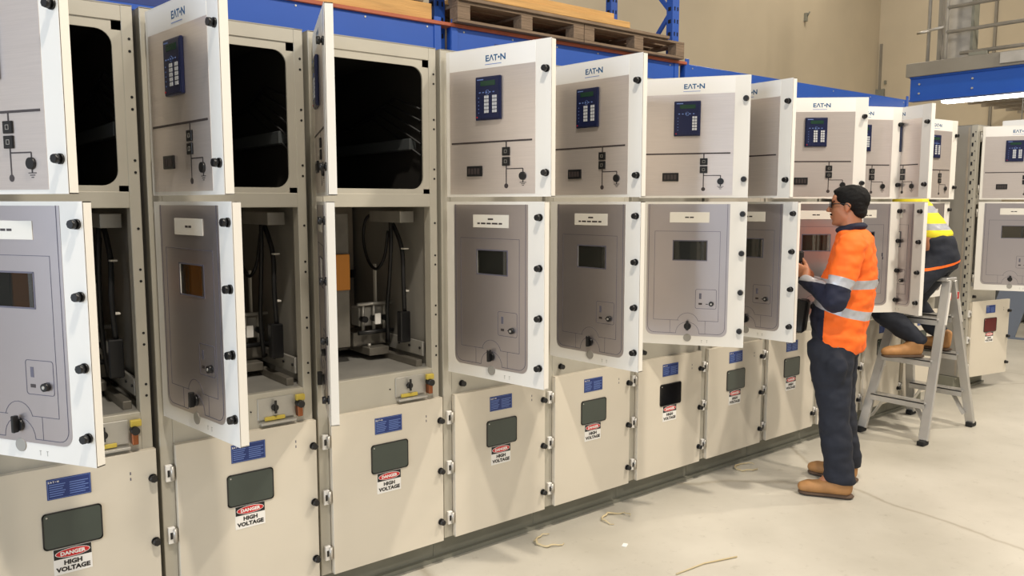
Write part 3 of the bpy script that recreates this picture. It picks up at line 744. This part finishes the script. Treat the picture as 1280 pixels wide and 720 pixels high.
def cap(a, ra, c, rc): return [(a, ra), (c, rc)]
V = Vector

def boot_prims(heel, d, ank, s=1.0):
    """boot from heel point on the ground along direction d (unit, xy), length .30"""
    d = V((d[0], d[1], 0)).normalized(); h = V(heel)
    P = lambda t, z: tuple(h+d*t+V((0, 0, z)))
    return [[(P(.05, .055), (.040, .040, .045)), (P(.13, .055), (.042, .042, .045)), (P(.05, .13), (.045, .045, .03))],
            [(P(.10, .06), (.043, .043, .045)), (P(.235, .045), (.046, .046, .036))],
            [(P(.235, .048), (.048, .048, .036)), (P(.262, .042), (.040, .040, .032))],
            [(P(.06, .10), .048), (ank, .054)]]
def sole_prims(heel, d):
    d = V((d[0], d[1], 0)).normalized(); h = V(heel); P = lambda t, z: tuple(h+d*t+V((0, 0, z)))
    return [[(P(.045, .014), (.045, .045, .014)), (P(.13, .014), (.043, .043, .014))], [(P(.13, .014), (.043, .043, .014)), (P(.25, .014), (.050, .050, .014))]]

def worker_standing():
    t = thing('person', 'worker in orange high visibility shirt standing at an open cubicle, holding a black tool', 'person', (4.28, -.54, 0), R(111))
    # local: x forward, y left (towards the camera), z up
    hl, hr = V((.0, .155, 0)), V((.0, -.16, 0))
    dl, dr = (math.cos(R(11)), math.sin(R(11))), (math.cos(R(-9)), math.sin(R(-9)))
    heelL, heelR = (-.15, .14, 0), (-.135, -.15, 0)
    ankL, ankR = (-.065, .155, .16), (-.055, -.16, .16)
    kneeL, kneeR = (-.015, .125, .50), (-.005, -.13, .50)
    hipL, hipR = (-.01, .09, .90), (-.01, -.09, .90)
    shL, shR = (-.085, .185, 1.415), (-.07, -.185, 1.415)
    elL, elR = (-.02, .265, 1.12), (.03, -.25, 1.12)
    wrL, wrR = (.165, .10, 1.210), (.175, -.06, 1.190)
    HC = V((-.028, 0, 1.620))
    def head_pt(x, y, z): return (HC.x+x*.96, HC.y+y*.96, HC.z+z*.96)
    hp = head_pt
    # hands ----------------------------------------------------------
    tool = V((.225, .022, 1.275))
    def hand(wr, sgn, zc):
        pr = []; palm = V((tool.x-.028, tool.y+sgn*.040, zc))
        pr.append(cap(wr, (.026, .024, .024), tuple(palm+V((-.035, sgn*.012, -.01))), (.022, .016, .030)))
        pr.append(cap(tuple(palm+V((-.035, sgn*.012, -.01))), (.020, .016, .032), tuple(palm+V((.010, 0, 0))), (.014, .013, .040)))
        for k, (dz, ln) in enumerate(((.033, .92), (.012, 1.0), (-.009, .95), (-.030, .8))):
            a = palm+V((.014, sgn*.002, dz)); b_ = a+V((.034*ln, sgn*.002, .002)); c = b_+V((.012, -sgn*.024*ln, -.001)); d = c+V((-.006, -sgn*.020*ln, 0))
            for p, q, r0, r1 in ((a, b_, .0095, .0088), (b_, c, .0088, .008), (c, d, .008, .0070)): pr.append(cap(tuple(p), r0, tuple(q), r1))
        a = palm+V((-.030, -sgn*.004, .018)); b_ = a+V((.014, -sgn*.020, .026)); c = b_+V((.016, -sgn*.008, .020))
        pr.append(cap(tuple(a), .013, tuple(b_), .0105)); pr.append(cap(tuple(b_), .0105, tuple(c), .0085))
        return pr
    body = [
        # skull and face
        [(hp(-.018, 0, .034), (.080, .065, .072)), (hp(.016, 0, .010), (.062, .062, .076))],
        [(hp(.030, 0, -.015), (.055, .058, .060)), (hp(.048, 0, -.083), (.030, .034, .026)), (hp(.0, 0, -.055), (.050, .056, .045))],
        [(hp(.072, 0, .040), (.016, .046, .012)), (hp(.060, 0, .060), (.022, .050, .02))],
        [(hp(.084, 0, .020), (.008, .007, .010)), (hp(.108, 0, -.018), (.010, .012, .009))],
        [(hp(.096, .010, -.022), (.008, .008, .006)), (hp(.096, -.010, -.022), (.008, .008, .006))],
        [(hp(.082, .014, -.052), (.010, .012, .006)), (hp(.082, -.014, -.052), (.010, .012, .006))],
        [(hp(.080, .012, -.063), (.009, .011, .006)), (hp(.080, -.012, -.063), (.009, .011, .006))],
        [(hp(.068, .0, -.092), (.015, .018, .014))],
        [(hp(-.012, .072, .012), (.018, .009, .024)), (hp(-.006, .070, -.014), (.010, .008, .012))],
        [(hp(-.012, -.072, .012), (.018, .009, .024)), (hp(-.006, -.070, -.014), (.010, .008, .012))],
        cap(hp(-.020, 0, -.04), (.055, .052, .05), (-.060, 0, 1.47), (.060, .064, .05)),
        # trunk
        [((-.085, .10, 1.40), (.07, .07, .05)), ((-.085, -.10, 1.40), (.07, .07, .05)), ((-.045, 0, 1.12), (.11, .14, .06)), ((-.065, 0, 1.43), .055)],
        [((-.045, 0, 1.14), (.11, .14, .06)), ((-.0, 0, .93), (.11, .15, .07))],
        cap(hipL, .085, kneeL, .055), cap(kneeL, .055, ankL, .040), cap(hipR, .085, kneeR, .055), cap(kneeR, .055, ankR, .040),
        cap(ankL, .035, (.03, .165, .06), .025), cap(ankR, .035, (.03, -.17, .06), .025),
        cap((-.085, .14, 1.41), .05, shL, .05), cap(shL, .05, elL, .038), cap(elL, .038, wrL, .026),
        cap((-.085, -.14, 1.41), .05, shR, .05), cap(shR, .05, elR, .038), cap(elR, .038, wrR, .026),
    ] + hand(wrL, 1, 1.262) + hand(wrR, -1, 1.238)
    tag(link('body', blob('body', body, .0042, ['skin'], 4), t), 'bare head and hands')
    # hair
    hair = [[(hp(-.026, 0, .048), (.094, .079, .082)), (hp(.018, 0, .075), (.056, .060, .050))],
            [(hp(-.060, 0, .018), (.046, .070, .062)), (hp(-.066, 0, -.025), (.040, .060, .040))],
            [(hp(.030, .0, .092), (.048, .050, .024)), (hp(-.03, 0, .104), (.06, .06, .020))],
            [(hp(.002, .064, .045), (.016, .010, .028)), (hp(.002, -.064, .045), (.016, .010, .028))]]
    link('hair', blob('hair', hair, .005, ['hair'], 3, nz=.0025, nsc=38), t)
    b = B()   # moustache and brows
    b.tube([hp(.074, -.026, -.047), hp(.086, -.012, -.041), hp(.090, 0, -.040), hp(.086, .012, -.041), hp(.074, .026, -.047)], [.003, .006, .006, .006, .003], 'hair')
    for s in (-1, 1): b.tube([hp(.066, s*.046, .036), hp(.082, s*.030, .043), hp(.088, s*.012, .040)], [.003, .005, .004], 'hair')
    link('moustache_and_brows', b.mesh('facial_hair'), t)
    g = B()
    for s in (-1, 1):
        g.obox(hp(.088, s*.032, .016), V((.94, s*.34, 0)), V((-s*.34, .94, 0)), (0, 0, 1), .003, .026, .017, 'lens', .002)
        g.tube([hp(.076, s*.058, .022), hp(.04, s*.074, .022), hp(-.01, s*.082, .020), hp(-.025, s*.080, .002)], .0028, 'black', 6)
    g.cyl(hp(.094, -.008, .020), hp(.094, .008, .020), .0028, .0028, 'black', 8)
    link('safety_glasses', g.mesh('safety_glasses'), t)
    # shirt -------------------------------------------------------------
    shirt = [
        [((-.090, .115, 1.405), (.085, .085, .055)), ((-.085, -.115, 1.405), (.085, .085, .055)), ((-.070, 0, 1.482), (.088, .076, .03)), ((-.055, 0, 1.20), (.150, .175, .06))],
        [((-.055, 0, 1.22), (.150, .175, .06)), ((-.010, 0, .99), (.160, .185, .06))],
        [((-.010, 0, 1.0), (.160, .185, .06)), ((-.008, 0, .86), (.135, .180, .05))],
        [((-.02, 0, .90), (.14, .18, .05)), ((-.065, 0, .83), (.085, .15, .04))],
        cap((-.090, .13, 1.40), .072, shL, .078), cap(shL, .078, elL, .066), cap(elL, .064, wrL, .040),
        cap((-.090, -.13, 1.40), .072, shR, .078), cap(shR, .078, elR, .066), cap(elR, .064, wrR, .040)]
    # bands of the left/right sleeve: plane across the upper arm; across the torso: two slanted rings
    up = lambda s, e: (V(e)-V(s)).normalized()
    uL, uR = up(shL, elL), up(shR, elR)
    n1 = V((.0, 0, 1)); n2 = V((-.28, 0, 1)).normalized()
    c1a, c1b = V((0, 0, 1.175)), V((0, 0, 1.225)); c2a, c2b = V((0, 0, 1.040)), V((0, 0, 1.092))
    bandL = (V(shL)+uL*.185, V(shL)+uL*.235); bandR = (V(shR)+uR*.185, V(shR)+uR*.235)
    def seg_d(p, a, b_):
        a = V(a); b_ = V(b_); u = max(0, min(1, (p-a).dot(b_-a)/(b_-a).length_squared)); return (p-(a+(b_-a)*u)).length
    def torso_d(p): 
        z = p.z; cx = -.055 if z > 1.1 else -.02
        return max(abs((p.x-cx)/.150), abs(p.y)/.175)
    def cls(p):
        for sh, el, wr, u, bd in ((shL, elL, wrL, uL, bandL), (shR, elR, wrR, uR, bandR)):
            dU = seg_d(p, sh, el); dF = seg_d(p, el, wr)
            onarm = (dU < .084 or dF < .072) and abs(p.y) > .175 or (dF < .060 and p.x > .09)
            if onarm:
                if dF < dU+.004 and (p-V(bd[1])).dot(u) > 0: return 1
                if (p-bd[1]).dot(u) > 0: return 1
                if (p-bd[0]).dot(u) > 0: return 2
                return 0
        if c1a.z < p.z < c1b.z: return 2
        if (p-c2a).dot(n2) > 0 and (p-c2b).dot(n2) < 0: return 2
        if (p-c2a).dot(n2) < 0 and p.x > .045+(1.05-p.z)*.02: return 1
        return 0
    cuts = [(c1a, n1), (c1b, n1), (c2a, n2), (c2b, n2), (V((.045, 0, 1)), V((1, 0, 0.02))), (bandL[0], uL), (bandL[1], uL), (bandR[0], uR), (bandR[1], uR)]
    tag(link('shirt', blob('shirt', shirt, .008, ['hivis', 'navy', 'tape'], 5, cls, cuts, nz=.010, nsc=12), t), 'orange and navy work shirt with silver bands')
    col = [[((-.072, .0, 1.518), (.066, .070, .026)), ((-.036, 0, 1.492), (.068, .068, .028))]]
    link('collar', blob('collar', col, .006, ['navy'], 3), t)
    b = B(); b.text('Λ', .03, 0, 0, 0, 'navy') if False else None
    b.obox((-.222, .045, 1.365), (0, 0, 1), (0, 1, 0), (1, 0, 0), .010, .014, .002, 'navy', .001); b.obox((-.223, .030, 1.345), (0, 0, 1), (0, 1, 0), (1, 0, 0), .008, .010, .002, 'navy', .001)
    link('back_emblem', b.mesh('back_emblem'), t)
    # trousers ----------------------------------------------------------
    tr = [[((-.0, .075, .90), (.125, .10, .07)), ((-.0, -.075, .90), (.125, .10, .07)), ((.0, 0, .80), (.12, .15, .05))],
          [((.015, .09, .84), (.130, .095, .06)), (kneeL, (.090, .080, .06))], [((.015, -.09, .84), (.130, .095, .06)), (kneeR, (.090, .080, .06))],
          [(kneeL, (.090, .080, .06)), ((-.068, .15, .15), (.078, .07, .03))], [(kneeR, (.090, .080, .06)), ((-.060, -.155, .15), (.078, .07, .03))],
          [((-.068, .15, .14), (.080, .072, .03)), ((-.068, .15, .098), (.086, .074, .02))], [((-.060, -.155, .14), (.080, .072, .03)), ((-.060, -.155, .098), (.086, .074, .02))],
          [((-.03, .178, .74), (.06, .03, .09)), ((-.01, .165, .62), (.06, .03, .03))]]
    link('trousers', blob('trousers', tr, .008, ['trouser'], 5, nz=.010, nsc=9), t)
    for nm, heel, d, ank in (('L', heelL, dl, ankL), ('R', heelR, dr, ankR)):
        o = link('boot', blob('boot', boot_prims(heel, d, (ank[0], ank[1], .15)), .005, ['boot'], 4), t)
        link('sole', blob('sole', sole_prims(heel, d), .005, ['sole'], 2), o)
    # black pouch at the front of the waist
    b = B(); b.obox((.185, .05, 1.00), (1, 0, .1), (0, 1, 0), (-.1, 0, 1), .030, .05, .095, 'black', .012); b.obox((.20, .05, 1.06), (1, 0, .1), (0, 1, 0), (-.1, 0, 1), .028, .052, .03, 'rubber', .01)
    link('tool_pouch', b.mesh('tool_pouch'), t)
    # the tool in the hands: its own thing
    Mx = Matrix.Translation((4.28, -.54, 0)) @ Matrix.Rotation(R(111), 4, 'Z')
    wp = Mx @ tool
    tl = thing('hand_tool', 'black hand tool held upright in the hands of the standing worker', 'tool', tuple(wp-V((0, 0, .09))), R(111))
    b = B(); b.box(-.018, .018, -.022, .022, 0, .12, 'black', .006); link('handle', b.mesh('handle'), tl)
    b = B(); b.box(-.030, .034, -.026, .026, .12, .185, 'rubber', .008); b.cyl((.03, 0, .155), (.075, 0, .155), .016, .010, 'black', 14); link('head', b.mesh('head'), tl)
worker_standing()

def worker_ladder():
    O = V((5.95, -.30, 0))
    t = thing('person', 'worker in yellow shirt up on the ladder, half hidden behind cubicle doors', 'person', tuple(O), 0)
    def w_(*p): return tuple(V(p)-O)
    Z = .562
    pel = (5.93, -.36, 1.27); hl, hr = (5.86, -.36, 1.22), (6.02, -.36, 1.22)
    kl, kr = (5.60, -.15, .86), (6.06, -.12, .92)
    al, ar = (5.70, -.31, .70), (6.13, -.28, .70)
    heelL, dL = (5.745, -.375, Z), (-.70, .55); heelR, dR = (6.13, -.40, Z), (-.02, 1)
    waist = (5.93, -.30, 1.42); chest = (5.84, -.20, 1.60); head = V((5.765, -.13, 1.86))
    shl, shr = (5.70, -.24, 1.66), (5.97, -.16, 1.66)
    ell, elr = (5.68, -.12, 1.50), (5.98, -.08, 1.48); wl, wr = (5.76, -.07, 1.34), (5.90, -.06, 1.34)
    body = [[(w_(*head), (.078, .098, .112)), (w_(head.x-.005, head.y+.02, head.z-.05), (.06, .075, .07))],
            [(w_(head.x, head.y+.10, head.z-.02), (.012, .012, .014)), (w_(head.x, head.y+.085, head.z+.01), (.008, .01, .012))],
            [(w_(head.x+.078, head.y, head.z-.005), (.009, .018, .026))], [(w_(head.x-.078, head.y, head.z-.005), (.009, .018, .026))],
            cap(w_(*chest), .09, w_(head.x, head.y-.02, head.z-.07), .055),
            [(w_(*pel), (.13, .10, .08)), (w_(*waist), (.12, .09, .06)), (w_(*chest), (.14, .09, .07))],
            cap(w_(*hl), .07, w_(*kl), .045), cap(w_(*kl), .045, w_(*al), .035), cap(w_(*hr), .07, w_(*kr), .045), cap(w_(*kr), .045, w_(*ar), .035),
            cap(w_(*al), .035, w_(5.68, -.32, .62), .025), cap(w_(*ar), .035, w_(6.13, -.3, .62), .025),
            cap(w_(*shl), .045, w_(*ell), .03), cap(w_(*ell), .03, w_(*wl), .024), cap(w_(*shr), .045, w_(*elr), .03), cap(w_(*elr), .03, w_(*wr), .024)]
    for (wx, s) in ((wl, 1), (wr, -1)):
        p = V(wx)+V((s*.01, .012, -.05)); body.append(cap(w_(*wx), .024, w_(*p), (.026, .014, .03)))
        for k in range(4):
            a = p+V((s*(-.024+.016*k), .0, -.028)); b_ = a+V((s*.004, .006, -.032)); c = b_+V((0, -.006, -.024))
            body.append(cap(w_(*a), .009, w_(*b_), .0085)); body.append(cap(w_(*b_), .0085, w_(*c), .0075))
        a = p+V((s*.026, 0, .0)); b_ = a+V((s*.022, .004, -.026)); body.append(cap(w_(*a), .011, w_(*b_), .009))
    link('body', blob('body', body, .006, ['skin'], 4), t)
    link('hair', blob('hair', [[(w_(head.x, head.y-.02, head.z+.03), (.085, .098, .100)), (w_(head.x, head.y-.04, head.z-.01), (.078, .07, .07))]], .007, ['hair'], 3, nz=.004, nsc=30), t)
    sh = [[(w_(*waist), (.165, .130, .07)), (w_(*chest), (.19, .125, .08))], [(w_(*chest), (.18, .12, .08)), (w_(head.x+.01, head.y-.03, head.z-.13), (.10, .07, .03))],
          cap(w_(*shl), .085, w_(*ell), .065), cap(w_(*ell), .062, w_(wl[0], wl[1], wl[2]+.03), .045), cap(w_(*shr), .085, w_(*elr), .065), cap(w_(*elr), .062, w_(wr[0], wr[1], wr[2]+.03), .045)]
    def cl2(p):
        z = p.z+O.z
        return 1 if (1.455 < z < 1.500 or 1.575 < z < 1.625) else 0
    cuts = [(V((0, 0, z)), V((0, 0, 1))) for z in (1.455, 1.5, 1.575, 1.625)]
    tag(link('shirt', blob('shirt', sh, .009, ['hivis_yellow', 'tape'], 4, cl2, cuts, nz=.006, nsc=10), t), 'yellow high visibility shirt with silver bands')
    tr = [[(w_(*pel), (.135, .13, .10)), (w_(5.92, -.33, 1.385), (.140, .125, .05)), (w_(5.935, -.35, 1.20), (.14, .13, .05))],
          cap(w_(5.875, -.35, 1.22), (.11, .11, .10), w_(*kl), (.085, .085, .08)), cap(w_(5.99, -.34, 1.22), (.11, .11, .10), w_(*kr), (.085, .085, .08)),
          cap(w_(*kl), (.085, .085, .08), w_(5.715, -.325, .69), (.075, .075, .05)), cap(w_(*kr), (.085, .085, .08), w_(6.13, -.30, .70), (.07, .07, .05))]
    def cl3(p): return 1 if 1.225 < p.z-(p.x)*.25 < 1.243 and p.y < .0 else 0
    n3 = V((-.25, 0, 1)); cuts = [(V((0, 0, 1.225)), n3), (V((0, 0, 1.243)), n3)]
    link('trousers', blob('trousers', tr, .009, ['trouser', 'hivis'], 4, cl3, cuts, nz=.010, nsc=9), t)
    for heel, d, ank in ((heelL, dL, (5.712, -.335, .675)), (heelR, dR, (6.13, -.335, .675))):
        o = link('boot', blob('boot', boot_prims(w_(*heel), d, w_(*ank)), .006, ['boot'], 4), t)
        link('sole', blob('sole', sole_prims(w_(*heel), d), .006, ['sole'], 2), o)
worker_ladder()
